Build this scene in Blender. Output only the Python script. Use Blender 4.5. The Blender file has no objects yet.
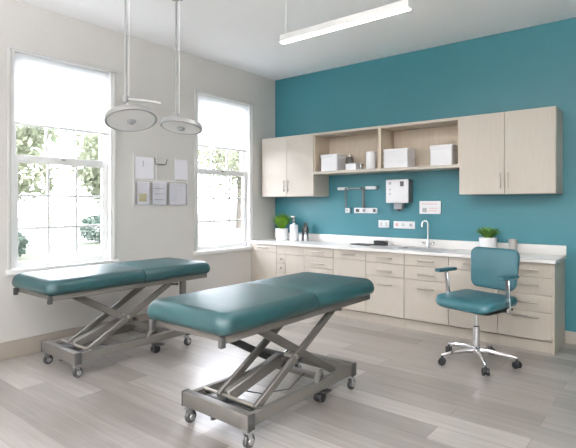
import bpy, bmesh, math, random
from mathutils import Vector, Matrix

PI = math.pi
scene = bpy.context.scene
col = scene.collection
random.seed(7)

# ------------------------------------------------------------------ camera
cam_data = bpy.data.cameras.new('camera')
cam = bpy.data.objects.new('camera', cam_data)
col.objects.link(cam)
cam.location = (4.37, -5.15, 1.30)
cam.rotation_euler = (PI / 2, 0, math.radians(38.8))
cam_data.sensor_width = 36
cam_data.lens = 482 / 576 * 36
cam_data.shift_y = -20 / 576
cam_data.clip_start = 0.05
scene.camera = cam

# ------------------------------------------------------------------ world, sun, exposure
world = bpy.data.worlds.new('sky')
scene.world = world
world.use_nodes = True
bg = world.node_tree.nodes['Background']
bg.inputs[0].default_value = (0.88, 0.91, 1.0, 1)
bg.inputs[1].default_value = 9.5

sun_data = bpy.data.lights.new('sun', 'SUN')
sun_data.energy = 2.5
sun_data.angle = math.radians(3)
sun_data.color = (1.0, 0.95, 0.86)
sun = bpy.data.objects.new('sun', sun_data)
col.objects.link(sun)
sun.rotation_euler = Vector((-0.75, -0.15, -0.8)).to_track_quat('-Z', 'Y').to_euler()

def portal(name, loc, rot, sx, sy):
    d = bpy.data.lights.new(name, 'AREA')
    d.shape = 'RECTANGLE'; d.size = sx; d.size_y = sy
    d.cycles.is_portal = True
    o = bpy.data.objects.new(name, d); col.objects.link(o)
    o.location = loc; o.rotation_euler = rot
    return o

scene.view_settings.view_transform = 'Standard'
scene.view_settings.look = 'None'
scene.view_settings.gamma = 1
scene.view_settings.use_curve_mapping = False
scene.view_settings.exposure = 0.88
scene.cycles.max_bounces = 14
scene.cycles.diffuse_bounces = 8
scene.cycles.transparent_max_bounces = 12
scene.cycles.caustics_reflective = False
scene.cycles.caustics_refractive = False
scene.cycles.sample_clamp_indirect = 6

CEIL = 3.03
FILL_UP = 165                                                             # watts of the added fill pendants' upward lamps
W1 = (-3.450, -2.490); W2 = (-1.435, -0.480); WZ = (0.73, 2.615)     # window openings in the left wall
RX = 6.4; FY = -7.6                                                 # right and front wall

# ------------------------------------------------------------------ materials
def mat(name, color, rough=0.5, metal=0.0, emit=None, strength=0, spec=None, coat=0.0):
    m = bpy.data.materials.new(name); m.use_nodes = True
    b = m.node_tree.nodes['Principled BSDF']
    b.inputs['Base Color'].default_value = (*color, 1)
    b.inputs['Roughness'].default_value = rough
    b.inputs['Metallic'].default_value = metal
    if spec is not None: b.inputs['Specular IOR Level'].default_value = spec
    if coat: b.inputs['Coat Weight'].default_value = coat
    if emit:
        b.inputs['Emission Color'].default_value = (*emit, 1)
        b.inputs['Emission Strength'].default_value = strength
    return m

def noisy(m, scale=8.0, amount=0.06, stretch=(1, 1, 1), bump=0.0, bscale=None, detail=4):
    """procedural mottling of the base colour and a fine bump"""
    nt = m.node_tree; b = nt.nodes['Principled BSDF']
    tc = nt.nodes.new('ShaderNodeTexCoord'); mp = nt.nodes.new('ShaderNodeMapping')
    mp.inputs['Scale'].default_value = stretch
    nt.links.new(tc.outputs['Object'], mp.inputs[0])
    n = nt.nodes.new('ShaderNodeTexNoise'); n.inputs['Scale'].default_value = scale; n.inputs['Detail'].default_value = detail
    nt.links.new(mp.outputs[0], n.inputs['Vector'])
    c = b.inputs['Base Color'].default_value[:]
    r = nt.nodes.new('ShaderNodeValToRGB')
    r.color_ramp.elements[0].position = 0.3; r.color_ramp.elements[1].position = 0.7
    r.color_ramp.elements[0].color = (*[x * (1 - amount) for x in c[:3]], 1)
    r.color_ramp.elements[1].color = (*[min(1, x * (1 + amount)) for x in c[:3]], 1)
    nt.links.new(n.outputs[0], r.inputs[0]); nt.links.new(r.outputs[0], b.inputs['Base Color'])
    if bump:
        n2 = nt.nodes.new('ShaderNodeTexNoise'); n2.inputs['Scale'].default_value = bscale or scale * 8
        nt.links.new(mp.outputs[0], n2.inputs['Vector'])
        bp = nt.nodes.new('ShaderNodeBump'); bp.inputs['Strength'].default_value = bump; bp.inputs['Distance'].default_value = 0.01
        nt.links.new(n2.outputs[0], bp.inputs['Height']); nt.links.new(bp.outputs[0], b.inputs['Normal'])
    return m

M = {}
M['white_wall'] = noisy(mat('white_wall', (0.60, 0.585, 0.56), 0.85), 3, 0.012, bump=0.02, bscale=60)
M['teal_wall'] = noisy(mat('teal_wall', (0.040, 0.190, 0.232), 0.42), 2, 0.03, bump=0.02, bscale=60)
M['ceiling'] = mat('ceiling_paint', (0.95, 0.95, 0.955), 0.9)
M['trim'] = mat('white_trim', (0.80, 0.80, 0.79), 0.4)
M['casing'] = mat('casing_paint', (0.60, 0.59, 0.57), 0.7)
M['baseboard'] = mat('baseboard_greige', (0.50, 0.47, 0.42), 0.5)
M['laminate'] = noisy(mat('beige_laminate', (0.50, 0.455, 0.395), 0.45), 5, 0.03, (14, 14, 1))
M['laminate_in'] = noisy(mat('beige_laminate_inside', (0.56, 0.48, 0.385), 0.5), 5, 0.07, (14, 14, 1))
M['seam'] = mat('shadow_gap', (0.30, 0.27, 0.22), 0.8)
M['counter'] = noisy(mat('white_worktop', (0.80, 0.78, 0.76), 0.25), 3, 0.03)
M['steel'] = noisy(mat('brushed_nickel', (0.46, 0.43, 0.38), 0.35, 0.85), 20, 0.03)
M['frame_steel'] = noisy(mat('warm_grey_painted_steel', (0.165, 0.155, 0.142), 0.40, 0.3), 6, 0.05)
M['frame_dark'] = mat('dark_grey_steel', (0.10, 0.10, 0.10), 0.4, 0.5)
M['vinyl'] = noisy(mat('teal_vinyl', (0.010, 0.052, 0.058), 0.42, 0, spec=0.65), 5, 0.06, bump=0.05, bscale=120)
M['vinyl_seat'] = noisy(mat('teal_seat_vinyl', (0.026, 0.105, 0.128), 0.36, 0, spec=0.5), 5, 0.06, bump=0.05, bscale=120)
M['chrome'] = mat('chrome', (0.80, 0.80, 0.82), 0.14, 1.0)
M['black'] = mat('black_plastic', (0.018, 0.018, 0.020), 0.4)
M['rubber'] = mat('dark_rubber', (0.05, 0.05, 0.05), 0.6)
M['caster'] = mat('grey_caster', (0.32, 0.32, 0.32), 0.3, 0.5)
M['white_plastic'] = mat('white_plastic', (0.80, 0.80, 0.82), 0.35)
M['grey_plastic'] = mat('grey_plastic', (0.33, 0.34, 0.36), 0.45)
M['lamp_white'] = mat('lamp_enamel', (0.74, 0.74, 0.73), 0.35)
M['lamp_ring'] = mat('lamp_brushed_ring', (0.33, 0.33, 0.325), 0.4, 0.3)
M['tube_light'] = mat('glowing_diffuser', (1, 1, 1), 0.5, emit=(1, 0.98, 0.96), strength=7)
M['mint'] = mat('pale_lens', (0.62, 0.64, 0.64), 0.2)
M['paper'] = mat('white_paper', (0.82, 0.81, 0.86), 0.8)
M['ceramic'] = mat('white_ceramic', (0.86, 0.86, 0.86), 0.25)
M['soil'] = noisy(mat('dark_soil', (0.05, 0.035, 0.02), 0.95), 60, 0.4)
M['pink'] = mat('faded_red_print', (0.72, 0.42, 0.42), 0.7)
M['blush'] = mat('grey_print', (0.45, 0.45, 0.48), 0.7)
M['tan'] = mat('tan_print', (0.50, 0.46, 0.28), 0.7)
M['stainless'] = noisy(mat('stainless_sink', (0.55, 0.56, 0.57), 0.28, 0.9), 30, 0.03)
M['bark'] = noisy(mat('bark', (0.10, 0.085, 0.07), 0.9), 20, 0.3)
M['lawn'] = noisy(mat('lawn_grass', (0.062, 0.072, 0.040), 0.95), 1.5, 0.12)
M['path'] = noisy(mat('pale_gravel', (0.17, 0.17, 0.16), 0.9), 4, 0.05)

def leaf_mat(name, a, b, translucent=0.35):
    m = bpy.data.materials.new(name); m.use_nodes = True
    nt = m.node_tree; p = nt.nodes['Principled BSDF']; out = nt.nodes['Material Output']
    tc = nt.nodes.new('ShaderNodeTexCoord'); n = nt.nodes.new('ShaderNodeTexNoise')
    n.inputs['Scale'].default_value = 12 if 'leaf' in name[-4:] and 'p' in name[:1] else 1.3
    nt.links.new(tc.outputs['Object'], n.inputs['Vector'])
    r = nt.nodes.new('ShaderNodeValToRGB')
    r.color_ramp.elements[0].position = 0.35; r.color_ramp.elements[1].position = 0.65
    r.color_ramp.elements[0].color = (*a, 1); r.color_ramp.elements[1].color = (*b, 1)
    nt.links.new(n.outputs[0], r.inputs[0]); nt.links.new(r.outputs[0], p.inputs['Base Color'])
    p.inputs['Roughness'].default_value = 0.55
    t = nt.nodes.new('ShaderNodeBsdfTranslucent'); nt.links.new(r.outputs[0], t.inputs[0])
    mx = nt.nodes.new('ShaderNodeMixShader'); mx.inputs[0].default_value = translucent
    nt.links.new(p.outputs[0], mx.inputs[1]); nt.links.new(t.outputs[0], mx.inputs[2])
    nt.links.new(mx.outputs[0], out.inputs[0])
    return m
M['leaf'] = leaf_mat('potted_plant_leaf', (0.10, 0.26, 0.02), (0.26, 0.46, 0.05))
M['leaf_dark'] = leaf_mat('succulent_leaf', (0.12, 0.30, 0.05), (0.32, 0.50, 0.14))
M['tree_leaf'] = leaf_mat('tree_leaf', (0.14, 0.16, 0.10), (0.22, 0.23, 0.155), 0.4)
M['hedge_leaf'] = leaf_mat('hedge_leaf', (0.07, 0.10, 0.08), (0.12, 0.15, 0.12), 0.3)

def shade_mat():
    m = bpy.data.materials.new('translucent_shade_fabric'); m.use_nodes = True
    nt = m.node_tree; nt.nodes.clear()
    out = nt.nodes.new('ShaderNodeOutputMaterial')
    d = nt.nodes.new('ShaderNodeBsdfDiffuse'); d.inputs[0].default_value = (0.86, 0.86, 0.87, 1)
    t = nt.nodes.new('ShaderNodeBsdfTranslucent'); t.inputs[0].default_value = (0.86, 0.87, 0.90, 1)
    tr = nt.nodes.new('ShaderNodeBsdfTransparent'); tr.inputs[0].default_value = (1, 1, 1, 1)
    m1 = nt.nodes.new('ShaderNodeMixShader'); m1.inputs[0].default_value = 0.62
    m2 = nt.nodes.new('ShaderNodeMixShader'); m2.inputs[0].default_value = 0.06
    nt.links.new(d.outputs[0], m1.inputs[1]); nt.links.new(t.outputs[0], m1.inputs[2])
    nt.links.new(m1.outputs[0], m2.inputs[1]); nt.links.new(tr.outputs[0], m2.inputs[2])
    nt.links.new(m2.outputs[0], out.inputs[0])
    return m
M['shade'] = shade_mat()

def glass_mat(name, tint=(0.98, 0.98, 0.98), refl=0.06, base=None):
    m = bpy.data.materials.new(name); m.use_nodes = True
    nt = m.node_tree; nt.nodes.clear()
    out = nt.nodes.new('ShaderNodeOutputMaterial')
    t = nt.nodes.new('ShaderNodeBsdfTransparent'); t.inputs[0].default_value = (*tint, 1)
    g = nt.nodes.new('ShaderNodeBsdfGlossy'); g.inputs['Roughness'].default_value = 0.02
    mx = nt.nodes.new('ShaderNodeMixShader'); mx.inputs[0].default_value = refl
    nt.links.new(t.outputs[0], mx.inputs[1]); nt.links.new(g.outputs[0], mx.inputs[2])
    nt.links.new(mx.outputs[0], out.inputs[0])
    return m
M['glass'] = glass_mat('window_glass')
M['acrylic'] = glass_mat('clear_acrylic', (0.98, 0.98, 0.985), 0.05)
M['jar_glass'] = glass_mat('grey_glass', (0.86, 0.87, 0.88), 0.12)

def floor_mat():
    m = bpy.data.materials.new('greige_plank_floor'); m.use_nodes = True
    nt = m.node_tree; p = nt.nodes['Principled BSDF']
    L = nt.links.new
    tc = nt.nodes.new('ShaderNodeTexCoord')
    br = nt.nodes.new('ShaderNodeTexBrick')
    br.offset = 0.37; br.offset_frequency = 2; br.squash = 1
    br.inputs['Scale'].default_value = 1
    br.inputs['Brick Width'].default_value = 1.25
    br.inputs['Row Height'].default_value = 0.185
    br.inputs['Mortar Size'].default_value = 0.0022
    br.inputs['Mortar Smooth'].default_value = 0.3
    br.inputs['Bias'].default_value = 0.0
    br.inputs['Color1'].default_value = (0.235, 0.210, 0.188, 1)
    br.inputs['Color2'].default_value = (0.455, 0.425, 0.395, 1)
    br.inputs['Mortar'].default_value = (0.17, 0.145, 0.12, 1)
    L(tc.outputs['Object'], br.inputs['Vector'])
    mp = nt.nodes.new('ShaderNodeMapping'); mp.inputs['Scale'].default_value = (0.8, 11, 1)
    L(tc.outputs['Object'], mp.inputs[0])
    n = nt.nodes.new('ShaderNodeTexNoise'); n.inputs['Scale'].default_value = 2.2; n.inputs['Detail'].default_value = 6
    n.inputs['Roughness'].default_value = 0.6; n.inputs['Distortion'].default_value = 0.4
    L(mp.outputs[0], n.inputs['Vector'])
    r = nt.nodes.new('ShaderNodeValToRGB')
    r.color_ramp.elements[0].position = 0.30; r.color_ramp.elements[0].color = (0.78, 0.77, 0.76, 1)
    r.color_ramp.elements[1].position = 0.70; r.color_ramp.elements[1].color = (1.16, 1.16, 1.17, 1)
    L(n.outputs[0], r.inputs[0])
    mx = nt.nodes.new('ShaderNodeMix'); mx.data_type = 'RGBA'; mx.blend_type = 'MULTIPLY'; mx.inputs[0].default_value = 1
    L(br.outputs['Color'], mx.inputs[6]); L(r.outputs[0], mx.inputs[7]); L(mx.outputs[2], p.inputs['Base Color'])
    rr = nt.nodes.new('ShaderNodeMapRange'); rr.inputs[3].default_value = 0.26; rr.inputs[4].default_value = 0.36
    L(n.outputs[0], rr.inputs[0]); L(rr.outputs[0], p.inputs['Roughness'])
    p.inputs['Specular IOR Level'].default_value = 1.0
    p.inputs['Coat Weight'].default_value = 0.5; p.inputs['Coat Roughness'].default_value = 0.45; p.inputs['Coat IOR'].default_value = 1.6
    bp = nt.nodes.new('ShaderNodeBump'); bp.inputs['Strength'].default_value = 0.25; bp.inputs['Distance'].default_value = 0.002
    bp.invert = True
    L(br.outputs['Fac'], bp.inputs['Height']); L(bp.outputs[0], p.inputs['Normal'])
    return m
M['floor'] = floor_mat()

# ------------------------------------------------------------------ mesh helpers
class MB:
    def __init__(self): self.bm = bmesh.new()
    def _merge(self, t, mtx=None):
        if mtx is not None: t.transform(mtx)
        me = bpy.data.meshes.new('t'); t.to_mesh(me); t.free()
        self.bm.from_mesh(me); bpy.data.meshes.remove(me)
        return self
    def box(self, x0, x1, y0, y1, z0, z1, bev=0.0, seg=2, mtx=None):
        t = bmesh.new(); bmesh.ops.create_cube(t, size=1)
        sx, sy, sz = abs(x1 - x0), abs(y1 - y0), abs(z1 - z0)
        t.transform(Matrix.Translation(((x0 + x1) / 2, (y0 + y1) / 2, (z0 + z1) / 2)) @ Matrix.Diagonal((sx, sy, sz, 1)))
        if bev:
            bmesh.ops.bevel(t, geom=t.edges[:], offset=min(bev, min(sx, sy, sz) * .45), segments=seg, affect='EDGES', profile=.5)
        return self._merge(t, mtx)
    def bar(self, a, b, w, h, bev=0.002, up=(0, 0, 1)):
        """rectangular bar from a to b; w sideways, h along up"""
        a, b = Vector(a), Vector(b); d = b - a; L = d.length
        z = d.normalized(); u = Vector(up)
        x = u.cross(z)
        if x.length < 1e-4: x = Vector((1, 0, 0)).cross(z)
        x.normalize(); y = z.cross(x)
        m = Matrix((x, y, z)).transposed().to_4x4(); m.translation = (a + b) / 2
        return self.box(-w / 2, w / 2, -h / 2, h / 2, -L / 2, L / 2, bev, 1, m)
    def cyl(self, a, b, r, r2=None, n=20, bev=0):
        a, b = Vector(a), Vector(b); d = b - a
        t = bmesh.new(); bmesh.ops.create_cone(t, cap_ends=True, segments=n, radius1=r, radius2=r if r2 is None else r2, depth=d.length)
        if bev:
            es = [e for e in t.edges if len(e.link_faces) == 2 and any(len(f.verts) > 4 for f in e.link_faces)]
            bmesh.ops.bevel(t, geom=es, offset=bev, segments=2, affect='EDGES', profile=.5)
        m = d.to_track_quat('Z', 'Y').to_matrix().to_4x4(); m.translation = (a + b) / 2
        return self._merge(t, m)
    def tube(self, pts, r, n=10, radii=None):
        pts = [Vector(p) for p in pts]; rings = []
        t = bmesh.new(); prev = None
        for i, p in enumerate(pts):
            d = (pts[min(i + 1, len(pts) - 1)] - pts[max(i - 1, 0)]).normalized()
            if prev is None:
                x = d.orthogonal().normalized()
            else:
                x = (prev - d * prev.dot(d)).normalized()
            prev = x; y = d.cross(x)
            rr = radii[i] if radii else r
            rings.append([t.verts.new(p + rr * (math.cos(2 * PI * k / n) * x + math.sin(2 * PI * k / n) * y)) for k in range(n)])
        for A, B in zip(rings, rings[1:]):
            for k in range(n): t.faces.new((A[k], A[(k + 1) % n], B[(k + 1) % n], B[k]))
        t.faces.new(list(reversed(rings[0]))); t.faces.new(rings[-1])
        return self._merge(t)
    def lathe(self, prof, c=(0, 0, 0), n=32, mtx=None):
        t = bmesh.new(); rings = []
        for r, z in prof:
            if r < 1e-5: rings.append([t.verts.new((0, 0, z))])
            else: rings.append([t.verts.new((r * math.cos(2 * PI * k / n), r * math.sin(2 * PI * k / n), z)) for k in range(n)])
        for A, B in zip(rings, rings[1:]):
            for k in range(n):
                a0, a1 = A[k % len(A)], A[(k + 1) % len(A)]; b0, b1 = B[k % len(B)], B[(k + 1) % len(B)]
                f = [a0]
                for v in (a1, b1, b0):
                    if v not in f: f.append(v)
                if len(f) > 2:
                    try: t.faces.new(f)
                    except ValueError: pass
        if mtx is None: mtx = Matrix.Translation(c)
        return self._merge(t, mtx)
    def sphere(self, c, r, n=16, scale=(1, 1, 1)):
        t = bmesh.new(); bmesh.ops.create_uvsphere(t, u_segments=n, v_segments=n // 2, radius=r)
        return self._merge(t, Matrix.Translation(c) @ Matrix.Diagonal((*scale, 1)))
    def cushion(self, hx, hy, z0, z1, rc, re, mtx=None, crown=0.0, shape=None, n=8):
        """rounded-corner pad: corner radius rc in plan, edge radius re in section, optional crown"""
        t = bmesh.new()
        def outline(off, k):
            pts = []
            r = max(rc - off, 0.004)
            X, Y = hx - off, hy - off
            for q, (sx, sy) in enumerate(((1, 1), (-1, 1), (-1, -1), (1, -1))):
                for j in range(n + 1):
                    a = q * PI / 2 + j / n * PI / 2
                    pts.append(((sx * (X - r) + r * math.cos(a)), (sy * (Y - r) + r * math.sin(a))))
            return pts
        levels = []
        m = 6
        for j in range(m + 1):
            a = j / m * PI / 2
            levels.append((re * (1 - math.sin(a)), z0 + re * (1 - math.cos(a))))
        for j in range(m + 1):
            a = j / m * PI / 2
            levels.append((re * (1 - math.cos(a)), z1 - re * (1 - math.sin(a))))
        levels.append((re + min(hx, hy) * .35, z1 + crown * .7)); levels.append((min(hx, hy) * .8, z1 + crown))
        rings = []
        for off, z in levels:
            ring = []
            for (x, y) in outline(off, 0):
                ring.append(t.verts.new((x, y, z)))
            rings.append(ring)
        N = len(rings[0])
        for A, B in zip(rings, rings[1:]):
            for k in range(N): t.faces.new((A[k], A[(k + 1) % N], B[(k + 1) % N], B[k]))
        t.faces.new(rings[-1]); t.faces.new(list(reversed(rings[0])))
        if shape:
            for v in t.verts: v.co = Vector(shape(*v.co))
        return self._merge(t, mtx)
    def done(self, name, m, parent=None, smooth=True):
        bm = self.bm
        bmesh.ops.recalc_face_normals(bm, faces=bm.faces[:])
        me = bpy.data.meshes.new(name); bm.to_mesh(me); bm.free()
        me.materials.append(m)
        if smooth:
            for p in me.polygons: p.use_smooth = True
            me.set_sharp_from_angle(angle=math.radians(38))
        o = bpy.data.objects.new(name, me); col.objects.link(o)
        if parent: o.parent = parent
        return o

def tag(o, label, cat, group=None):
    o['label'] = label; o['category'] = cat
    if group: o['group'] = group
    return o
def thing(name, label, cat, loc=(0, 0, 0), rz=0, group=None):
    o = bpy.data.objects.new(name, None); o.empty_display_size = 0.05
    col.objects.link(o); o.location = loc; o.rotation_euler = (0, 0, rz)
    return tag(o, label, cat, group)
def structure(o): o['kind'] = 'structure'; return o
def copy_tree(o, parent=None):
    c = o.copy(); col.objects.link(c)
    if parent: c.parent = parent
    for ch in list(o.children): copy_tree(ch, c)
    return c

# ------------------------------------------------------------------ room shell
structure(MB().box(-0.15, RX + .1, FY - .1, 0.15, -0.12, 0).done('floor', M['floor']))
structure(MB().box(-0.15, RX + .1, FY - .1, 0.15, CEIL, CEIL + .15).done('ceiling', M['ceiling']))
structure(MB().box(0, RX, 0, 0.15, 0, CEIL).done('wall_back', M['teal_wall']))
WL = MB()
ys = [FY - .1, W1[0], W1[1], W2[0], W2[1], 0.15]
for a, b in ((0, 1), (2, 3), (4, 5)): WL.box(-0.15, 0, ys[a], ys[b], 0, CEIL)
for w in (W1, W2):
    WL.box(-0.15, 0, w[0], w[1], 0, WZ[0]); WL.box(-0.15, 0, w[0], w[1], WZ[1], CEIL)
structure(WL.done('wall_left', M['white_wall']))
# walls behind and beside the camera: an unseen glazed opening is added for fill daylight
FO = (0.5, 1.6, 0.9, 2.2)
WF = MB().box(0, FO[0], FY - .1, FY, 0, CEIL).box(FO[1], RX + .1, FY - .1, FY, 0, CEIL)
WF.box(FO[0], FO[1], FY - .1, FY, 0, FO[2]).box(FO[0], FO[1], FY - .1, FY, FO[3], CEIL)
structure(WF.done('wall_front', M['white_wall']))
structure(MB().box(RX, RX + .1, FY, 0.15, 0, CEIL).done('wall_right', M['white_wall']))
structure(MB().box(0, 0.014, FY, -0.5, 0, 0.145, .003).done('baseboard_left', mat('baseboard_taupe', (0.33, 0.29, 0.25), 0.5)))  # darker than the back baseboard: the left side's shade is in the colour
structure(MB().box(3.56, RX, -0.014, 0, 0, 0.115, .003).done('baseboard_back', M['baseboard']))
portal('window_portal', (-0.16, (W1[0] + W1[1]) / 2, (WZ[0] + WZ[1]) / 2), (0, -PI / 2, 0), WZ[1] - WZ[0], W1[1] - W1[0])
portal('window_portal', (-0.16, (W2[0] + W2[1]) / 2, (WZ[0] + WZ[1]) / 2), (0, -PI / 2, 0), WZ[1] - WZ[0], W2[1] - W2[0])
portal('window_portal', ((FO[0] + FO[1]) / 2, FY - .12, (FO[2] + FO[3]) / 2), (PI / 2, 0, 0), FO[1] - FO[0], FO[3] - FO[2])

def make_window(n, w):
    y0, y1 = w; z0, z1 = WZ; yc = (y0 + y1) / 2
    root = bpy.data.objects.new('window_%d' % n, None); col.objects.link(root); structure(root)
    root.location = (0, yc, z0); h = (y1 - y0) / 2; H = z1 - z0
    # jamb liner inside the opening
    j = MB()
    j.box(-.15, -.001, -h + .0005, -h + .034, 0.015, H - .0125).box(-.15, -.001, h - .034, h - .0005, 0.001, H - .001)
    j.box(-.15, -.001, -h, h, H - .012, H - .0005).box(-.15, -.001, -h, h, 0.0005, .014)
    j.done('window_frame', M['trim'], root)
    c = MB()
    cw = .024
    c.box(.0005, .012, -h - cw, -h + .003, -.01, H + cw, .002).box(.0005, .012, h - .003, h + cw, -.01, H + cw, .002)
    c.box(.0005, .014, -h - cw, h + cw, H - .003, H + cw, .002)
    c.done('casing', M['casing'], root)
    MB().box(-.10, .035, -h - .04, h + .04, -.028, .016, .004).done('window_sill', M['trim'], root)
    mid = 1.695 - z0
    def sash(name, x, za, zb, rt, rb, rows):
        s = MB(); hi = h - .035; st = .052
        s.box(x - .018, x + .018, -hi, -hi + st, za, zb, .003).box(x - .018, x + .018, hi - st, hi, za, zb, .003)
        s.box(x - .017, x + .017, -hi + st - .001, hi - st + .001, zb - rt, zb - .001, .002).box(x - .017, x + .017, -hi + st - .001, hi - st + .001, za + .001, za + rb, .002)
        so = s.done(name, M['trim'], root)
        g = MB(); yy0, yy1 = -hi + st, hi - st; zz0, zz1 = za + rb, zb - rt
        for k in (1, 2):
            y = yy0 + (yy1 - yy0) * k / 3; g.box(x - .009, x + .009, y - .011, y + .011, zz0, zz1, .002)
        for k in range(1, rows):
            z = zz0 + (zz1 - zz0) * k / rows; g.box(x - .0085, x + .0085, yy0, yy1, z - .011, z + .011, .002)
        g.done('muntin', M['trim'], so)
        MB().box(x - .002, x + .002, yy0 - .01, yy1 + .01, zz0 - .01, zz1 + .01).done('pane', M['glass'], so, False)
    sash('lower_sash', -.075, .014, mid + .035, .07, .055, 3)
    sash('upper_sash', -.115, mid - .03, H - .012, .030, .06, 3)
    MB().box(-.056, -.048, -.02, .02, mid + .005, mid + .02, .002).done('sash_lock', M['steel'], root)
    return root
make_window(1, W1); make_window(2, W2)

# glazed frame of the added, unseen fill-light opening behind the camera
fw = bpy.data.objects.new('window_3', None); col.objects.link(fw); structure(fw); fw.location = (0, FY, 0)
f = MB()
for x in (FO[0], (FO[0] * 2 + FO[1]) / 3, (FO[0] + 2 * FO[1]) / 3, FO[1] - .06): f.box(x, x + .06, -.08, -.02, FO[2], FO[3], .003)
f.box(FO[0], FO[1], -.08, -.02, FO[2], FO[2] + .06, .003).box(FO[0], FO[1], -.08, -.02, FO[3] - .06, FO[3], .003)
f.done('window_frame', M['trim'], fw)
MB().box(FO[0], FO[1], -.052, -.048, FO[2], FO[3]).done('pane', M['glass'], fw, False)

# ------------------------------------------------------------------ outside
GZ = -0.4
structure(MB().box(-60, -0.15, -40, 60, GZ - .1, GZ).done('ground', M['lawn']))
structure(MB().box(-30, -15.5, -40, 60, GZ, GZ + .01).done('path', M['path']))
def leaves(mb, c, rad, n, size, scale=(1, 1, 1), flat=False):
    bm = mb.bm
    for _ in range(n):
        while True:
            p = Vector((random.uniform(-1, 1), random.uniform(-1, 1), random.uniform(-1, 1)))
            if p.length < 1 and p.length > .45: break
        p = Vector((p.x * rad * scale[0], p.y * rad * scale[1], p.z * rad * scale[2])) + Vector(c)
        a = Vector((random.gauss(0, 1), random.gauss(0, 1), random.gauss(0, 1))).normalized(); b = a.orthogonal().normalized()
        s = size * random.uniform(.6, 1.3)
        v = [bm.verts.new(p + q) for q in (a * s, b * s * .45, -a * s, -b * s * .45)]
        bm.faces.new(v)
def tree(x, y, h, r, label):
    t = thing('broadleaf_tree', label, 'tree', (x, y, GZ), 0, 'trees beyond the windows')
    tr = MB(); tr.tube([(0, 0, 0), (.05, .03, h * .3), (0, .1, h * .6), (.1, 0, h * .85)], .1, 10, [.20, .15, .10, .04])
    for k in range(6):
        a = k * 1.1; tr.tube([(0, .05, h * .4), (math.cos(a) * r * .4, math.sin(a) * r * .4, h * .58), (math.cos(a) * r * .75, math.sin(a) * r * .75, h * .7)], .04, 6, [.07, .05, .02])
    tr.done('trunk', M['bark'], t)
    cr = MB()
    for k in range(12):
        a = k * 2.4; rr = r * random.uniform(.3, .75)
        leaves(cr, (math.cos(a) * rr, math.sin(a) * rr, h * random.uniform(.34, .85)), r * .58, 420, .16, (1, 1, .75))
    cr.done('crown', M['tree_leaf'], t, False)
for x, y, h, r, lb in ((-13, 0.6, 6.5, 2.3, 'pale green broadleaf tree on the lawn, left side of the near window'),
                       (-18.0, 8.6, 6.0, 2.0, 'pale green tree behind the clipped shrubs, seen in the near window'),
                       (-24, 3.4, 8.5, 3.0, 'tall hazy tree beyond the pale path, middle of the near window'),
                       (-19, 18.5, 8.5, 3.4, 'large pale tree filling the left panes of the far window'),
                       (-12.5, 21.5, 6.0, 2.0, 'smaller tree right of the large pale one in the far window'),
                       (-14.0, -4.4, 6.0, 1.9, 'pale green tree cut off by the left edge of the near window'),
                       (-27, 14.5, 7.5, 2.8, 'distant pale tree at the right side of the near window'),
                       (-22, 27.0, 7.0, 2.6, 'hazy tree in the middle panes of the far window'),
                       (-27, 36.0, 9.0, 3.6, 'distant bright tree behind the others in the far window')):
    tree(x, y, h, r, lb)
def hedge(x, y, r, h, label):
    t = thing('rounded_shrub', label, 'shrub', (x, y, GZ), 0, 'shrubs on the lawn')
    MB().tube([(0, 0, 0), (.02, 0, h * .35), (0, .02, h * .7)], .03, 8).done('stem', M['bark'], t)
    m = MB(); leaves(m, (0, 0, h * .52), 1.0, 900, .10, (r, r, h * .5)); m.done('foliage', M['hedge_leaf'], t, False)
for x, y, r, h, lb in ((-15.2, 6.15, .90, 1.25, 'round green shrub, left one of the pair beyond the near window'),
                       (-15.2, 8.25, 1.0, 1.3, 'round green shrub, right one of the pair beyond the near window'),
                       (-11.6, 1.0, .55, .85, 'small dark green bush low in the left panes of the near window'),
                       (-12.5, 14.2, .8, 1.15, 'green shrub at the bottom left panes of the far window'),
                       (-12.5, 16.0, .85, 1.2, 'green shrub at the bottom middle panes of the far window'),
                       (-12.5, 17.9, .8, 1.15, 'green shrub at the bottom right panes of the far window')):
    hedge(x, y, r, h, lb)

# ------------------------------------------------------------------ roller shades
def roller_shade(w, label):
    yc = (w[0] + w[1]) / 2; h = (w[1] - w[0]) / 2 - .014
    t = thing('roller_shade', label, 'window shade', (-.028, yc, 1.985), 0, 'roller shades')
    H = WZ[1] - .014 - 1.985
    MB().box(-.001, .001, -h, h, .01, H - .004).done('shade_fabric', M['shade'], t, False)
    MB().cyl((-.016, -h, H - .014), (-.016, h, H - .014), .012).done('roller_tube', M['shade'], t)
    MB().box(-.006, .006, -h, h, 0, .018, .004).done('hem_bar', M['trim'], t)
roller_shade(W1, 'white translucent roller shade pulled halfway down the near left window')
roller_shade(W2, 'white translucent roller shade pulled halfway down the far window next to the cabinets')

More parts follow.
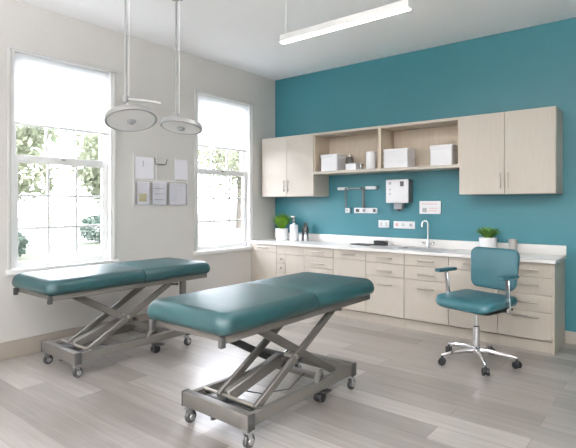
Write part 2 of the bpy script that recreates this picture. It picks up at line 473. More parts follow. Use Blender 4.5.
# ------------------------------------------------------------------ cabinets
FRONT = -0.50
def handle_bar(parent, x, z, L, vertical=False, name='handle', m='steel', y=0.0):
    h = MB()
    if vertical:
        h.cyl((x, y - .030, z - L / 2), (x, y - .030, z + L / 2), .0065, n=12, bev=.002)
        for s in (-1, 1): h.cyl((x, y, z + s * L * .36), (x, y - .030, z + s * L * .36), .0045, n=10)
    else:
        h.cyl((x - L / 2, y - .030, z), (x + L / 2, y - .030, z), .0075, n=12, bev=.002)
        for s in (-1, 1): h.cyl((x + s * L * .36, y, z), (x + s * L * .36, y - .030, z), .0045, n=10)
    return h.done(name, M[m], parent)
def base_cabinet(x0, x1, fronts, label, end=False):
    """fronts: (kind, xa, xb, za, zb, handle_z, handle_len)"""
    w = x1 - x0
    t = thing('base_cabinet', label, 'cabinet', (x0, FRONT, 0), 0, 'base cabinets under the worktop')
    MB().box(0.001, w - .001, .020, .49, .10, .789).done('carcass', M['seam'], t)
    MB().box(0.001, w - .001, .045, .060, 0, .10).done('plinth', M['laminate'], t)
    for kind, xa, xb, za, zb, hz, hl in fronts:
        g = .0022
        f = MB().box(xa + g, xb - g, 0, .018, za + g, zb - g, .0015, 1).done(kind, M['laminate'], t)
        if hl == 'knob':
            MB().cyl((xa + .6 * (xb - xa), 0, hz), (xa + .6 * (xb - xa), -.016, hz), .005, n=10).sphere((xa + .6 * (xb - xa), -.022, hz), .011, 12).done('knob', M['steel'], f)
        elif hl: handle_bar(f, (xa + xb) / 2 + .01, hz, hl)
    if end: MB().box(w - .0005, w + .018, -.004, .49, 0, .789, .001, 1).done('side_panel', M['laminate'], t)
    return t
def dr(w, zs, hz, L=.17): return [('drawer', 0, w, a, b, h, L) for (a, b), h in zip(zs, hz)]
TOPZ = .788
three = [(.667, TOPZ), (.527, .667), (.112, .527)]
c = [0.004, .445, .88, 1.298, 1.722, 2.176, 2.642, 3.098, 3.545]
w = c[1] - c[0]; base_cabinet(c[0], c[1], [('drawer', 0, w, .69, TOPZ, .745, .15), ('door', 0, w, .112, .69, 0, 0)], 'beige base cabinet in the corner by the left wall, drawer over door')
w = c[2] - c[1]; base_cabinet(c[1], c[2], [('drawer', 0, w, .672, TOPZ, 0, 0), ('drawer', 0, .14, .56, .672, .615, 'knob'), ('drawer', 0, .14, .44, .56, .50, 'knob'), ('drawer', 0, .14, .112, .44, 0, 0), ('door', .14, w, .112, .672, 0, 0)], 'beige base cabinet with tiny round knobs, under the corner plant')
w = c[3] - c[2]; base_cabinet(c[2], c[3], dr(w, [(.678, TOPZ), (.54, .678), (.112, .54)], (.735, .60, .46)), 'beige three-drawer base cabinet behind the head of the front treatment table')
w = c[4] - c[3]; base_cabinet(c[3], c[4], [('drawer', 0, w, .681, TOPZ, .737, .17), ('door', 0, w, .112, .681, 0, 0)], 'beige base cabinet with one drawer over a plain door, below the hanging wall instruments')
w = c[5] - c[4]; base_cabinet(c[4], c[5], dr(w, three, (.727, .588, .446)), 'beige three-drawer base cabinet left of the sink, below the dispenser')
w = c[6] - c[5]; base_cabinet(c[5], c[6], dr(w, three, (.727, .588, .446)), 'beige three-drawer base cabinet directly below the faucet')
w = c[7] - c[6]; base_cabinet(c[6], c[7], [('drawer', 0, w, .667, TOPZ, .727, .17), ('door', 0, w, .112, .667, 0, 0)], 'beige base cabinet half hidden behind the swivel chair')
w = c[8] - c[7]; base_cabinet(c[7], c[8], dr(w, [(.657, TOPZ), (.506, .657), (.356, .506), (.112, .356)], (.722, .590, .436, .312), .22), 'beige four-drawer base cabinet at the right end with side panel', True)

# worktop with sink cut-out
SX0, SX1, SY0, SY1 = 2.02, 2.56, -.42, -.13
t = thing('countertop', 'long white worktop with low backsplash above the beige base cabinets', 'countertop', (0, 0, .79))
X1 = 3.575
m = MB()
m.box(.001, SX0, -.535, -.001, 0, .03, 0).box(SX1, X1, -.535, -.001, 0, .03, 0)
m.box(SX0, SX1, -.535, SY0, 0, .03).box(SX0, SX1, SY1, -.001, 0, .03)
bmesh.ops.remove_doubles(m.bm, verts=m.bm.verts[:], dist=1e-5)
m.done('worktop', M['counter'], t)
MB().box(.0015, X1, -.018, -.0015, .0303, .120, .002).done('backsplash', M['counter'], t)
t = thing('sink', 'small stainless steel sink set into the white worktop below the faucet', 'sink', ((SX0 + SX1) / 2, (SY0 + SY1) / 2, .8205))
hx, hy = (SX1 - SX0) / 2, (SY1 - SY0) / 2
r = MB(); a = .02
r.box(-hx - .01, -hx + a, -hy - .01, hy + .01, 0, .003).box(hx - a, hx + .01, -hy - .01, hy + .01, 0, .003)
r.box(-hx + a, hx - a, -hy - .01, -hy + a, 0, .003).box(-hx + a, hx - a, hy - a, hy + .01, 0, .003)
r.done('rim', M['stainless'], t)
b = MB(); d = -.025
b.box(-hx + a, -hx + a + .003, -hy + a, hy - a, d, 0).box(hx - a - .003, hx - a, -hy + a, hy - a, d, 0)
b.box(-hx + a, hx - a, -hy + a, -hy + a + .003, d, 0).box(-hx + a, hx - a, hy - a - .003, hy - a, d, 0).box(-hx + a, hx - a, -hy + a, hy - a, d - .003, d)
b.done('basin', M['stainless'], t)
MB().cyl((0, 0, d), (0, 0, d + .004), .025, n=20).done('drain', M['frame_dark'], t)

# faucet
t = thing('faucet', 'chrome gooseneck faucet standing behind the sink', 'faucet', (2.262, -.085, .8205))
MB().lathe([(0, 0), (.032, 0), (.032, .008), (.019, .016), (.017, .07), (.014, .09), (0, .09)]).done('faucet_base', M['chrome'], t)
pts = [(0, 0, .08), (-.001, 0, .20)] + [(-.030 + .028 * math.cos(q), -.01 * (1 - math.cos(q)), .262 + .032 * math.sin(q)) for q in [k * PI / 9 for k in range(10)]] + [(-.058, -.02, .225)]
MB().tube(pts, .0105, 14).done('spout', M['chrome'], t)
for s in (-1, 1):
    MB().cyl((s * .015, 0, .045), (s * .055, 0, .052), .008, n=12).sphere((s * .06, 0, .053), .012, 12).done('tap_handle', M['chrome'], t)

# wall cabinets and open shelf
UZ0, UZ1, UY = 1.395, 2.168, -0.34
def wall_cabinet(x0, x1, split, label, hz):
    t = thing('wall_cabinet', label, 'cabinet', (x0, 0, UZ0), 0, 'wall cabinets')
    w = x1 - x0; H = UZ1 - UZ0
    MB().box(0, w, UY + .02, -.001, 0, H, .001, 1).done('carcass', M['laminate'], t)
    for a, b, hx_ in ((0, split - x0, split - x0 - .032), (split - x0, w, split - x0 + .034)):
        d = MB().box(a + .0015, b - .0015, UY, UY + .0185, .0, H, .0015, 1).done('door', M['laminate'], t)
        handle_bar(d, hx_, hz - UZ0, .15, True, y=UY)
    return t
wall_cabinet(.055, .903, .482, 'two-door wall cabinet near the window, left end of the row', 1.53)
wall_cabinet(2.690, 3.545, 3.115, 'two-door wall cabinet at the right end of the row, above the swivel chair', 1.52)
t = thing('open_shelf', 'long open beige wall shelf with two bays between the wall cabinets', 'shelf', (.904, 0, 1.665))
w = 2.689 - .904; H = UZ1 - 1.665
MB().box(0, w, UY, -.02, H - .028, H, .001, 1).done('top_board', M['laminate'], t)
MB().box(0, w, UY, -.02, 0, .032, .001, 1).done('bottom_board', M['laminate'], t)
MB().box(0, w, -.02, -.001, 0, H).done('back_panel', M['laminate_in'], t)
MB().box(.885, .920, UY, -.02, .032, H - .028, .001, 1).done('divider', M['laminate_in'], t)
MB().box(0, .016, UY + .01, -.02, .032, H - .028).done('side_panel', M['laminate_in'], t)
MB().box(w - .016, w, UY + .01, -.02, .032, H - .028).done('side_panel', M['laminate_in'], t)

# ------------------------------------------------------------------ things on the shelf
SH = 1.6975
def storage_bin(x0, x1, y0, y1, h, label, ribs=0):
    t = thing('storage_box', label, 'box', ((x0 + x1) / 2, (y0 + y1) / 2, SH), 0, 'white storage boxes on the open shelf')
    a, b = (x1 - x0) / 2, (y1 - y0) / 2
    m = MB().cushion(a * .96, b * .94, 0, h * .80, .015, .006)
    for k in range(ribs): m.box(-a * .97, a * .97, -b * .95, b * .95, h * (.2 + .2 * k), h * (.2 + .2 * k) + .004, .001, 1)
    m.done('box_body', M['white_plastic'], t)
    MB().cushion(a, b, h * .79, h, .015, .006).done('lid', M['white_plastic'], t)
    return t
storage_bin(.975, 1.222, -.30, -.09, .205, 'white lidded box at the left end of the open shelf')
t = thing('glass_jar', 'smoky grey glass jar behind the first white box on the shelf', 'jar', (1.295, -.13, SH))
MB().lathe([(0, 0), (.045, 0), (.05, .01), (.05, .15), (.035, .17), (.032, .17), (.045, .148), (.045, .012), (0, .01)]).done('jar_body', M['jar_glass'], t)
MB().lathe([(0, .17), (.037, .17), (.037, .19), (.012, .195), (.012, .21), (0, .212)]).done('lid', M['steel'], t)
t = thing('small_box', 'small low white box between the first box and the white canister', 'box', (1.41, -.25, SH))
MB().cushion(.072, .05, 0, .058, .01, .005).done('box_body', M['white_plastic'], t)
MB().cushion(.076, .054, .056, .074, .01, .004).done('lid', M['white_plastic'], t)
t = thing('glass_tumbler', 'small clear glass beside the white canister on the shelf', 'glass', (1.515, -.24, SH))
MB().lathe([(0, 0), (.022, 0), (.026, .07), (.024, .07), (.020, .005), (0, .004)]).done('tumbler_body', M['jar_glass'], t)
t = thing('canister', 'tall white cylindrical canister left of the shelf divider', 'canister', (1.645, -.235, SH))
MB().lathe([(0, 0), (.056, 0), (.059, .005), (.059, .17), (0, .17)]).done('canister_body', M['white_plastic'], t)
MB().lathe([(0, .170), (.0605, .170), (.0605, .196), (.055, .201), (0, .202)]).done('lid', M['white_plastic'], t)
for k in range(3):
    t = thing('flat_box', ['flat white box at the bottom of the three-box stack on the shelf', 'flat white box in the middle of the three-box stack on the shelf',
                           'flat white box on top of the three-box stack on the shelf'][k], 'box', (1.985, -.215, SH + k * .069), 0, 'stack of flat white boxes')
    MB().cushion(.142, .10, 0, .050, .010, .004).done('box_body', M['white_plastic'], t)
    MB().cushion(.146, .104, .049, .0682, .010, .003).done('lid', M['white_plastic'], t)
storage_bin(2.365, 2.605, -.30, -.10, .212, 'white lidded box at the right end of the open shelf', 0)

# ------------------------------------------------------------------ wall devices
M['handset'] = mat('handset_grey', (.16, .17, .18), .4)
t = thing('instrument_rail', 'short wall rail with white end pieces and two hanging grey handsets', 'medical instrument', (1.33, 0, 1.49))
MB().box(-.27, -.135, -.045, -.001, -.016, .018, .004).done('end_block', M['white_plastic'], t)
MB().box(.13, .275, -.045, -.001, -.014, .024, .004).done('end_block', M['white_plastic'], t)
MB().box(-.14, .14, -.030, -.001, -.008, .010, .003).done('rail_bar', M['grey_plastic'], t)
MB().sphere((.075, -.04, .003), .016, 14).done('knob', M['frame_dark'], t)
for x, r_ in ((-.145, .010), (.105, .015)):
    MB().tube([(x, -.050, .005), (x, -.052, -.08), (x, -.048, -.16), (x, -.04, -.238)], r_, 12, [r_ * 1.3, r_, r_, r_ * 1.15]).done('handset', M['handset'], t)
t = thing('cord_holder', 'tiny white holder under the left hanging handset', 'wall holder', (1.20, 0, 1.222))
MB().box(-.032, .032, -.035, -.001, -.032, .028, .004).done('holder_body', M['white_plastic'], t)
MB().box(-.014, .014, -.037, -.034, -.014, .012, .001).done('insert', M['blush'], t)
t = thing('socket_panel', 'white wall panel with dark sockets under the right hanging handset', 'socket panel', (1.448, 0, 1.222))
MB().box(-.155, .155, -.030, -.001, -.034, .032, .004).done('plate', M['white_plastic'], t)
for x, w_ in ((-.105, .05), (.125, .035)): MB().box(x - w_ / 2, x + w_ / 2, -.034, -.0295, -.020, .018, .002).done('socket', M['frame_dark'], t)
MB().cyl((-.015, -.045, .0), (-.015, -.029, .0), .018, n=16, bev=.003).done('plug', M['grey_plastic'], t)
t = thing('wall_dispenser', 'white box dispenser with grey buttons mounted above the sockets', 'dispenser', (1.915, 0, 1.30))
MB().box(-.135, .135, -.120, -.001, .015, .275, .006).done('housing', mat('dark_grey_housing', (.12, .12, .13), .4), t)  # darker than the cover: shading of the box sides is in the colour
MB().box(-.137, .137, -.135, -.118, .012, .278, .006).done('front_cover', M['white_plastic'], t)
MB().box(.040, .085, -.1385, -.134, .198, .255, .002).done('display', M['frame_dark'], t)
for z, s in ((.235, .016), (.165, .009), (.115, .009)): MB().box(-.085 - s, -.085 + s, -.138, -.134, z - s * .9, z + s * .9, .001).done('button', M['blush'], t)
MB().box(-.055, .045, -.10, -.03, -.060, .016, .006).done('nozzle', M['grey_plastic'], t)
MB().box(-.025, .015, -.105, -.05, -.078, -.058, .004).done('spout_tip', M['frame_dark'], t)
t = thing('double_outlet', 'square white double wall switch plate left of the longer plate', 'outlet', (1.688, 0, 1.064))
MB().box(-.070, .070, -.012, -.001, -.044, .044, .003).done('plate', M['white_plastic'], t)
for x in (-.032, .032): MB().box(x - .018, x + .018, -.015, -.0115, -.024, .024, .002).done('switch', M['mint'], t)
t = thing('outlet_strip', 'long white outlet plate with three round sockets under the dispenser', 'outlet', (1.945, 0, 1.060))
MB().box(-.130, .130, -.014, -.001, -.042, .042, .003).done('plate', M['white_plastic'], t)
for x, mm in ((-.088, 'pink'), (-.01, 'mint'), (.085, 'blush')): MB().cyl((x, -.018, 0), (x, -.0135, 0), .019, n=18).done('socket', M[mm], t)
t = thing('wall_panel', 'white wall notice panel with grey square and faint red lines above the faucet', 'notice', (2.254, 0, 1.262))
MB().box(-.122, .122, -.018, -.001, -.072, .072, .004).done('panel_body', M['white_plastic'], t)
MB().box(-.085, -.035, -.0198, -.0178, -.052, -.005, .0005).done('grey_square', M['blush'], t)
for z, xa, xb in ((.034, -.09, .09), (-.012, -.015, .095), (-.038, -.015, .085)): MB().box(xa, xb, -.0192, -.0178, z, z + .007).done('printed_line', M['pink'], t)

# ------------------------------------------------------------------ things on the worktop
CT = .8203
def blades(mb, n, h, spread, w, c=(0, 0, 0), bend=.5, thick=None):
    bm = mb.bm
    for i in range(n):
        a = random.uniform(0, 2 * PI); s = random.random() ** .7 * spread; hh = h * random.uniform(.65, 1.05) * (1 - .25 * s / max(spread, 1e-6))
        d = Vector((math.cos(a), math.sin(a), 0)); side = Vector((-d.y, d.x, 0))
        b0 = Vector(c) + d * random.uniform(0, .035)
        prev = None
        for k in range(6):
            f = k / 5
            p = b0 + d * s * f ** (1 + bend) + Vector((0, 0, hh * (f - .12 * f * f)))
            ww = w * (1 - f) ** .6 * (.5 + 1.2 * f * (1 - f) + .3)
            l, m_, r_ = bm.verts.new(p - side * ww), bm.verts.new(p + d * ww * -.35), bm.verts.new(p + side * ww)
            if prev: bm.faces.new((prev[0], prev[1], m_, l)); bm.faces.new((prev[1], prev[2], r_, m_))
            prev = (l, m_, r_)
def potted(name, loc, r, h, label, n, lh, spread, lw, leafm):
    t = thing(name, label, 'plant', loc)
    MB().lathe([(0, 0), (r * .84, 0), (r * .88, .006), (r, h - .004), (r, h), (r * .9, h), (r * .88, h - .02), (0, h - .02)]).done('pot', M['ceramic'], t)
    MB().lathe([(r * .87, h - .019), (r * .5, h - .012), (0, h - .010)]).done('soil', M['soil'], t)
    m = MB(); blades(m, n, lh, spread, lw, (0, 0, h - .014)); m.done('foliage', leafm, t)
    return t
potted('potted_plant', (.285, -.20, CT), .088, .155, 'bright green grassy plant in a white pot in the corner of the worktop', 330, .27, .17, .007, M['leaf'])
potted('potted_succulent', (2.905, -.125, CT), .088, .145, 'spiky green plant in a white pot behind the swivel chair', 170, .150, .145, .011, M['leaf_dark'])
t = thing('pump_bottle', 'white pump bottle beside the plant in the corner', 'bottle', (.510, -.225, CT))
MB().lathe([(0, 0), (.050, 0), (.054, .006), (.054, .198), (.049, .210), (.018, .214), (.018, .236), (0, .236)]).done('bottle_body', M['white_plastic'], t)
MB().cyl((0, 0, .25), (0, 0, .31), .007, n=12).cyl((0, 0, .262), (0, 0, .275), .016, n=16).box(-.045, .012, -.008, .008, .305, .322, .003).done('pump', M['steel'], t)
t = thing('dark_bottle', 'dark bottle behind the small white bottles near the pump bottle', 'bottle', (.600, -.10, CT))
MB().lathe([(0, 0), (.040, 0), (.042, .006), (.042, .17), (.020, .20), (0, .20)]).done('bottle_body', M['frame_dark'], t)
MB().lathe([(0, .20), (.019, .20), (.019, .235), (0, .236)]).done('cap', M['black'], t)
for i, (x, y) in enumerate(((.600, -.205), (.655, -.17))):
    t = thing('small_bottle', ['small white bottle touching distance from the pump bottle', 'small white bottle farthest from the corner plant'][i], 'bottle', (x, y, CT), 0, 'small white bottles')
    MB().lathe([(0, 0), (.020, 0), (.022, .004), (.022, .075), (.012, .09), (0, .09)]).done('bottle_body', M['white_plastic'], t)
    MB().lathe([(0, .09), (.013, .09), (.013, .112), (0, .113)]).done('cap', M['grey_plastic'], t)
t = thing('tablet', 'thin dark tablet lying flat on the worktop', 'tablet', (1.495, -.175, CT), -.12)
MB().cushion(.125, .085, 0, .010, .012, .003).done('casing', M['frame_dark'], t)
MB().box(-.112, .112, -.074, .074, .0101, .0112).done('screen', M['black'], t)
t = thing('black_case', 'black rectangular case on the worktop right of the flat tablet', 'case', (1.690, -.085, CT), .05)
MB().box(-.075, .075, -.040, .040, 0, .032, .006).done('case_body', M['black'], t)
MB().box(-.077, .077, -.042, .042, .0325, .052, .006).done('lid', M['black'], t)
tag(MB().cushion(.12, .055, 0, .006, .01, .002, Matrix.Translation((1.93, -.14, CT))).done('steel_tray', M['stainless']), 'shallow steel tray on the worktop left of the faucet', 'tray')
tag(MB().lathe([(0, 0), (.013, 0), (.013, .03), (.008, .035), (0, .035)], (1.80, -.09, CT)).done('small_vial', M['white_plastic']), 'tiny white vial right of the black case on the worktop', 'vial')
t = thing('grey_cup', 'small grey cup on the worktop right of the spiky plant', 'cup', (3.13, -.10, CT))
MB().lathe([(0, 0), (.032, 0), (.034, .004), (.040, .135), (.037, .135), (.031, .008), (0, .006)]).done('cup_body', mat('taupe_ceramic', (.42, .40, .38), .5), t)

# ------------------------------------------------------------------ document rack on the left wall
t = thing('document_rack', 'pale wall rack with clear pockets for papers between the two windows', 'wall rack', (0, -1.93, 1.29))
m = MB()
for y in (-.335, -.06, .19, .365): m.box(.0008, .012, y - .007, y + .007, -.01, .53, .002)
m.box(.0008, .010, -.335, .365, .255, .272, .002).box(.0008, .010, -.335, .365, -.012, .004, .002)
m.done('rack_frame', M['lamp_white'], t)
for y0_, y1_ in ((-.32, -.14), (-.125, .08), (.095, .35)):
    MB().box(.030, .033, y0_, y1_, 0, .235).box(.001, .033, y0_, y1_, -.004, .0).box(.001, .032, y0_, y0_ + .003, 0, .235).box(.001, .032, y1_ - .003, y1_, 0, .235).done('clear_pocket', M['acrylic'], t)
MB().tube([(.012, -.09, .50), (.014, -.07, .44), (.014, .06, .44), (.012, .08, .50)], .006, 8).done('hook_bar', M['lamp_ring'], t)
def sheet(name, y0_, y1_, z0_, z1_, x, label, cat, prints=(), m_='paper'):
    t = thing(name, label, cat, (x, (y0_ + y1_) / 2, z0_)); h = (y1_ - y0_) / 2
    MB().box(0, .003, -h, h, 0, z1_ - z0_, .0008, 1).done('sheet', M[m_], t)
    for a, b, c_, d_, mm in prints: MB().box(.003, .0036, -h + a, -h + b, c_, d_).done('printed_block', M[mm], t)
sheet('paper_notice', -2.255, -2.03, 1.565, 1.795, .014, 'upper left white sheet on the wall rack between the windows', 'paper', ((.09, .10, .13, .19, 'blush'),))
sheet('paper_notice', -1.745, -1.575, 1.575, 1.80, .014, 'upper right white sheet on the wall rack between the windows', 'paper')
sheet('leaflet', -2.235, -2.085, 1.295, 1.535, .018, 'lower left leaflet with a tan block in the wall rack pocket', 'leaflet', ((.02, .115, .03, .115, 'tan'),))
sheet('leaflet', -2.045, -1.865, 1.295, 1.54, .018, 'lower middle leaflet with faint grey lines in the wall rack pocket', 'leaflet', ((.02, .15, .17, .176, 'blush'), (.02, .15, .11, .116, 'blush'), (.02, .13, .05, .056, 'blush')))
sheet('leaflet', -1.825, -1.60, 1.295, 1.53, .018, 'lower right plain leaflet in the wall rack pocket', 'leaflet')

# ------------------------------------------------------------------ treatment tables
def treatment_table(loc, label, post=False, front=False):
    t = thing('treatment_table', label, 'treatment table', (loc[0], loc[1], 0), 0, 'treatment tables')
    # upholstery
    HX, HY, z0, z1 = .340, .775, .644, .757
    sp = .02
    def tshape(x, y, z):
        k = max(0, (z - z0) / (z1 - z0))
        g = .012 * k * k
        return (x * (1 - g / HX * 1.6), y * (1 - g / HY * 1.6), z)
    def sect(name, ya, yb):
        m = MB().cushion(HX, HY, z0, z1, .075, .047, None, .003, tshape, 10)
        for yy, keep in ((ya, 1), (yb, -1)):
            if abs(yy) < HY - .01:
                r = bmesh.ops.bisect_plane(m.bm, geom=m.bm.verts[:] + m.bm.edges[:] + m.bm.faces[:], plane_co=(0, yy, 0), plane_no=(0, -keep, 0), clear_outer=True)
                es = [e for e in r['geom_cut'] if isinstance(e, bmesh.types.BMEdge)]
                f = bmesh.ops.contextual_create(m.bm, geom=es)['faces']
                bmesh.ops.bevel(m.bm, geom=es, offset=.005, segments=2, affect='EDGES', profile=.5)
        return m.done(name, M['vinyl'], t)
    sect('body_cushion', -HY, sp); sect('head_cushion', sp + .006, HY)
    # top frame
    f = MB()
    for s in (-1, 1): f.box(s * .275 - .02, s * .275 + .02, -.72, .73, .604, .644, .003)
    for y in (-.70, -.02, .36, .71): f.box(-.256, .256, y - .02, y + .02, .606, .643, .003)
    f.done('top_frame', M['frame_steel'], t)
    for s in (-1, 1):
        MB().box(s * .285 - .014, s * .285 + .014, -.755, -.722, .585, .643, .006).done('corner_bracket', M['frame_dark'], t)
    BY = -.37 if front else -.50
    # base frame
    XL, XR, YN, YF = -.242, .290, -.535, .508
    for y in (YN, YF):
        MB().box(XL, XR, y - .026, y + .026, .106, .190, .005).done('end_beam', M['frame_steel'], t)
    for x in (XL + .022, XR - .026):
        MB().box(x - .018, x + .018, YN + .027, YF - .027, .112, .178, .004).done('side_rail', M['frame_steel'], t)
    for x in (XL - .002, XR + .002):
        for y in (YN, YF):
            MB().box(x - .004, x + .004, y - .028, y + .028, .103, .193, .003).done('end_cap', M['frame_dark'], t)
    MB().box(-.218, .254, -.42, -.36, .112, .140, .003).done('cross_member', M['frame_dark'], t)
    MB().box(-.218, .254, .26, .32, .112, .140, .003).done('cross_member', M['frame_steel'], t)
    MB().cyl((-.22, -.41, .170), (.255, -.41, .170), .012, n=14).done('pivot_shaft', M['steel'], t)
    # scissor arms: rising pair and falling pair
    for x in (-.070, .222):
        MB().bar((x, -.43, .165), (x, .365, .597), .026, .048, .004).done('scissor_arm', M['frame_steel'], t)
    MB().bar((.170, BY, .597), (.170, BY + .80, .140), .026, .052, .004).done('scissor_arm', M['frame_steel'], t)
    if front: MB().bar((-.135, -.52, .592), (-.135, .28, .150), .026, .048, .004).done('scissor_arm', M['frame_dark'], t)
    MB().cyl((.15, -.075, .370), (.242, -.075, .370), .014, n=14).done('pivot_bolt', M['steel'], t)
    MB().cyl((-.18, BY, .588), (.21, BY, .588), .013, n=14).done('upper_shaft', M['frame_dark'], t)
    MB().cyl((-.10, .36, .590), (.24, .36, .590), .013, n=14).done('upper_shaft', M['frame_dark'], t)
    MB().cyl((-.12, .02, .325), (.21, .02, .325), .016, n=14).done('cross_shaft', M['frame_dark'], t)
    # lifting actuator
    a = MB().bar((-.03, -.40, .165), (.03, .02, .30), .055, .075, .008); a.done('actuator_housing', M['frame_steel'], t)
    MB().cyl((.028, .0, .295), (.045, .12, .335), .016, n=14).done('actuator_rod', M['chrome'], t)
    MB().box(-.13, .00, -.485, -.40, .125, .172, .008).done('motor_box', M['frame_dark'], t)
    MB().cyl((.22, .30, .585), (.225, .42, .575), .010, n=12).sphere((.226, .43, .574), .014, 12).done('release_lever', M['frame_dark'], t)
    # pedal wheel assembly at the side
    MB().tube([(.270, .08, .17), (.262, .12, .21), (.245, .17, .215), (.225, .20, .18), (.215, .205, .11), (.215, .205, .06)], .018, 12).done('pedal_arm', M['frame_steel'], t)
    pw = MB().cyl((.185, .205, .036), (.245, .205, .036), .034, n=24, bev=.008).done('pedal_wheel', M['black'], t)
    MB().box(.175, .275, .185, .26, .068, .082, .006).done('foot_pedal', M['frame_dark'], t)
    MB().tube([(-.10, -.30, .165), (-.02, -.10, .09), (.08, .05, .10), (.12, .16, .18), (.05, .24, .16)], .004, 8).done('power_cable', M['black'], t)
    # casters
    for sx in (-1, 1):
        for sy in (-1, 1):
            cx_, cy_ = (-.215 if sx < 0 else .262), (YN if sy < 0 else YF)
            cs = MB().cyl((cx_, cy_, .085), (cx_, cy_, .107), .014, n=14)
            for q in (-1, 1): cs.bar((cx_ + q * .018, cy_, .092), (cx_ + q * .018, cy_ + .014, .038), .026, .005, .002, (1, 0, 0))
            cs.box(cx_ - .022, cx_ + .022, cy_ - .018, cy_ + .020, .083, .093, .003)
            co = cs.done('caster', M['caster'], t)
            MB().cyl((cx_ - .0135, cy_ + .014, .038), (cx_ + .0135, cy_ + .014, .038), .0375, n=28, bev=.007).done('wheel', M['rubber'], co)
            MB().cyl((cx_ - .0235, cy_ + .014, .038), (cx_ + .0235, cy_ + .014, .038), .020, n=20, bev=.003).done('hub', M['chrome'], co)
    MB().cyl((-.04, -.50, .065), (-.04, -.50, .12), .010, n=12).cyl((-.04, -.50, .060), (-.04, -.50, .068), .016, n=14).done('levelling_foot', M['frame_steel'], t)
    if post:
        MB().box(.195, .235, .480, .530, .191, .606, .004).done('rear_post', M['frame_steel'], t)
    return t
treatment_table((2.335, -2.757), 'teal treatment table on scissor base, the one in front nearest the camera', front=True)
treatment_table((.615, -2.80), 'teal treatment table on scissor base, the one by the windows', True)

# ------------------------------------------------------------------ swivel chair
def swivel_chair():
    t = thing('swivel_chair', 'teal upholstered swivel chair on chrome five-star base', 'chair', (3.10, -1.11, 0), math.atan2(.29, .957) )
    # local +x is the sitter's back direction turned: build with front = -y, then rotate
    t.rotation_euler = (0, 0, -math.radians(16.8))
    col_z = .115
    MB().lathe([(0, .075), (.030, .075), (.034, .09), (.034, .125), (.026, .135), (.026, .30), (.021, .305), (0, .305)]).done('column', M['chrome'], t)
    MB().cyl((0, 0, .30), (0, 0, .455), .014, n=18).done('gas_lift', M['chrome'], t)
    MB().box(-.09, .09, -.12, .10, .440, .462, .006).done('seat_mechanism', M['frame_dark'], t)
    MB().tube([(.06, -.02, .45), (.16, -.03, .445), (.20, -.03, .44)], .005, 8).done('height_lever', M['frame_dark'], t)
    for k, a in enumerate((228, 300, 12, 84, 156)):
        al = math.radians(a + 16.8); u = Vector((math.cos(al), math.sin(al), 0)); s = Vector((-u.y, u.x, 0))
        m = MB(); rings = []
        for f, zc, w, h in ((.02, .105, .030, .040), (.10, .108, .026, .032), (.22, .094, .020, .024), (.298, .080, .015, .018), (.308, .078, .008, .010)):
            p = u * f + Vector((0, 0, zc))
            rings.append([m.bm.verts.new(p + s * w * .5 * math.cos(q) * 1.25 + Vector((0, 0, h * .5 * math.sin(q) * 1.25))) for q in [j * PI / 4 + PI / 8 for j in range(8)]])
        for A, B in zip(rings, rings[1:]):
            for j in range(8): m.bm.faces.new((A[j], A[(j + 1) % 8], B[(j + 1) % 8], B[j]))
        m.bm.faces.new(rings[0]); m.bm.faces.new(rings[-1])
        leg = m.done('base_arm', M['chrome'], t)
        p = u * .300
        c = MB().cyl(p + Vector((0, 0, .055)), p + Vector((0, 0, .082)), .008, n=10)
        dirw = (s if k % 2 else (s * .8 + u * .6)).normalized()
        for q in (-1, 1): c.cyl(p + dirw * q * .010 + Vector((0, 0, .029)), p + dirw * q * .026 + Vector((0, 0, .029)), .029, n=20, bev=.005)
        c.cyl(p + dirw * -.012 + Vector((0, 0, .030)), p + dirw * .012 + Vector((0, 0, .030)), .020, n=16)
        c.sphere(p + Vector((0, 0, .047)), .018, 12)
        c.done('caster_wheel', M['black'], leg)
    # seat: waterfall front, slightly dished
    def sshape(x, y, z):
        f = max(0, (-y - .10) / .15)
        return (x * (1 - .06 * max(0, y) / .24), y, z - .028 * f * f + .018 * (abs(x) / .25) ** 2 + .012 * max(0, y / .24) ** 2)
    MB().cushion(.262, .235, .460, .535, .085, .034, None, .004, sshape).done('seat', M['vinyl_seat'], t)
    MB().cushion(.225, .20, .448, .462, .06, .005).done('seat_pan', M['black'], t)
    # backrest: a padded panel bowed around the sitter
    yb = .255
    def bshape(x, y, z):
        # pad is made flat in x-y and stood up
        X = x; Zz = y; D = z
        w_ = 1 - .10 * max(0, -Zz / .165)
        bow = .55 * X * X
        return (X * w_, yb + D - bow * 1.0 + .10 * (Zz + .165) - .25 * (Zz + .02) ** 2, .755 + Zz)
    MB().cushion(.222, .172, -.024, .026, .062, .023, None, .0, bshape).done('backrest', M['vinyl_seat'], t)
    MB().tube([(0, .10, .450), (0, .20, .448), (0, .262, .47), (0, .292, .55), (0, .293, .70)], .014, 12).box(-.05, .05, .280, .294, .62, .74, .004).done('back_support', M['steel'], t)
    for s in (-1, 1):
        MB().cushion(.036, .125, 0, .026, .030, .012, Matrix.Translation((s * .282, -.02, .722))).done('armrest', M['vinyl_seat'], t)
        MB().bar((s * .272, .015, .452), (s * .282, -.02, .724), .036, .018, .005, (0, 1, 0)).bar((s * .272, .015, .458), (s * .15, .015, .456), .03, .012, .002).done('armrest_post', M['chrome'], t)
    return t
swivel_chair()

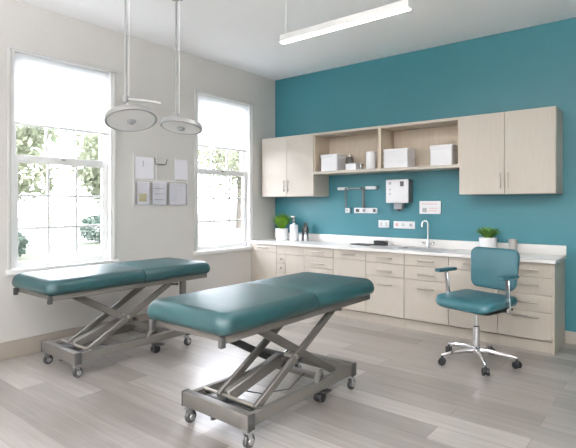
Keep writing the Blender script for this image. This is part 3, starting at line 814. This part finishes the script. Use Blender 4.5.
# ------------------------------------------------------------------ ceiling-hung lamps
def exam_lamp(rod, head, dia, tilt, roll, label, arm_to=None):
    """rod: (x, y) of the ceiling rod, zj: joint height"""
    x, y, zj = rod
    t = thing('exam_lamp', label, 'lamp', (x, y, CEIL), 0, 'ceiling-hung exam lamps')
    d = zj - CEIL
    MB().lathe([(0, -.0005), (.06, -.0005), (.06, -.018), (.02, -.03), (0, -.03)]).done('ceiling_rose', M['lamp_ring'], t)
    MB().cyl((0, 0, d), (0, 0, -.028), .0075, n=14).done('rod', M['lamp_ring'], t)
    MB().cyl((.020, .016, d + .02), (.020, .016, -.012), .0035, n=10).done('cable', M['lamp_white'], t)
    MB().cyl((0, 0, d - .022), (0, 0, d + .022), .020, n=16, bev=.004).sphere((0, 0, d - .02), .018, 12).done('joint', M['lamp_ring'], t)
    hd = Vector(head) - Vector((x, y, CEIL))
    if arm_to:
        e = Vector(arm_to) - Vector((x, y, CEIL))
        MB().tube([(0, 0, d), (e.x * .5, e.y * .5, d - .005), (e.x, e.y, e.z)], .008, 10).done('spring_arm', M['lamp_white'], t)
        MB().tube([(0, 0, d + .012), (e.x * .8, e.y * .8, (d + e.z) / 2 + .012)], .004, 8).done('tie_rod', M['lamp_ring'], t)
    else: e = Vector((0, 0, d))
    R_ = dia / 2
    # head frame: disc axis points down, tilted towards the room
    mtx = Matrix.Translation(hd) @ Matrix.Rotation(math.radians(38.8), 4, 'Z') @ Matrix.Rotation(roll, 4, 'Y') @ Matrix.Rotation(tilt, 4, 'X')
    top = mtx @ Vector((0, 0, .045))
    MB().tube([(0, 0, d - .01), (top.x * .4, top.y * .4, (d * .6 + top.z * .4)), tuple(top)], .010, 10).done('yoke', M['lamp_white'], t)
    MB().lathe([(0, .05), (R_ * .25, .048), (R_ * .75, .040), (R_ * .96, .026), (R_, .008), (R_, -.012), (R_ * .95, -.016), (R_ * .93, -.008), (0, -.008)], mtx=mtx, n=48).done('lamp_head', M['lamp_ring'], t)
    MB().lathe([(0, -.0085), (R_ * .92, -.0085), (R_ * .90, -.013), (0, -.014)], mtx=mtx, n=48).done('lens', M['lamp_lens'], t)
    MB().lathe([(0, -.012), (.032, -.012), (.030, -.024), (.020, -.034), (0, -.036)], mtx=mtx, n=24).done('grip', M['grey_plastic'], t)
M['lamp_lens'] = mat('frosted_lens', (0.92, 0.92, 0.93), 0.4)
exam_lamp((1.255, -3.160, 2.065), (1.290, -3.135, 1.915), .368, math.radians(-15), math.radians(-10), 'round white exam lamp hanging nearest the camera, in front of the near window', (1.40, -2.96, 2.045))
exam_lamp((1.130, -2.605, 2.030), (1.165, -2.580, 1.945), .345, math.radians(-10), math.radians(5), 'round white exam lamp hanging farther back, left of the far window')

def fill_uplight(x0, L, y, z, watts):  # upward fill lamp on top of an added pendant
    d = bpy.data.lights.new('linear_uplight', 'AREA'); d.shape = 'RECTANGLE'; d.size = L; d.size_y = .05; d.energy = watts
    d.color = (.98, .98, 1)
    o = bpy.data.objects.new('linear_uplight', d); col.objects.link(o); o.location = (x0 + L / 2, y, z); o.rotation_euler = (PI, 0, 0)
t = thing('linear_pendant', 'slim glowing linear pendant light hanging from the ceiling parallel to the teal wall', 'pendant light', (1.835, -2.05, CEIL))
L = 1.14
MB().box(-.025, L - .025, -.028, .028, -.385, -.330, .004).done('housing', M['lamp_white'], t)
MB().box(-.022, L - .028, -.025, .025, -.392, -.3852, .002).done('diffuser', M['tube_light'], t)
for x in (.02, L - .06):
    MB().cyl((x, 0, -.33), (x, 0, -.012), .0035, n=8).done('suspension_rod', M['lamp_white'], t)
    MB().lathe([(0, -.0005), (.026, -.0005), (.026, -.012), (0, -.014)], (x, 0, 0), 20).done('ceiling_cup', M['lamp_white'], t)
ld = bpy.data.lights.new('linear_light', 'AREA'); ld.shape = 'RECTANGLE'; ld.size = L; ld.size_y = .05; ld.energy = 8
lo = bpy.data.objects.new('linear_light', ld); col.objects.link(lo); lo.location = (1.835 + L / 2 - .02, -2.05, CEIL - .395)
# unseen pendants added behind and beside the camera for fill light
for i, (x, y) in enumerate(((5.3, -4.7), (2.8, -6.4), (4.8, -6.8))):
    t = thing('linear_pendant', ['slim linear pendant right of the camera near the right wall', 'slim linear pendant behind the camera in the middle of the room', 'slim linear pendant farthest behind the camera on the right'][i], 'pendant light', (x, y, CEIL))
    D = .80
    MB().box(-.6, .6, -.028, .028, -D, -D + .055, .004).done('housing', M['lamp_white'], t)
    MB().box(-.59, .59, -.025, .025, -D - .007, -D - .0002, .002).done('diffuser', M['tube_light'], t)
    for s in (-.5, .5): MB().cyl((s, 0, -D + .055), (s, 0, -.0005), .0035, n=8).done('suspension_rod', M['lamp_white'], t)
    ld = bpy.data.lights.new('linear_light', 'AREA'); ld.shape = 'RECTANGLE'; ld.size = 1.2; ld.size_y = .05; ld.energy = 6  # downward fill lamp of the added pendant
    lo = bpy.data.objects.new('linear_light', ld); col.objects.link(lo); lo.location = (x, y, CEIL - D - .010)
    fill_uplight(x - .6, 1.2, y, CEIL - D + .06, (75, FILL_UP, FILL_UP)[i])
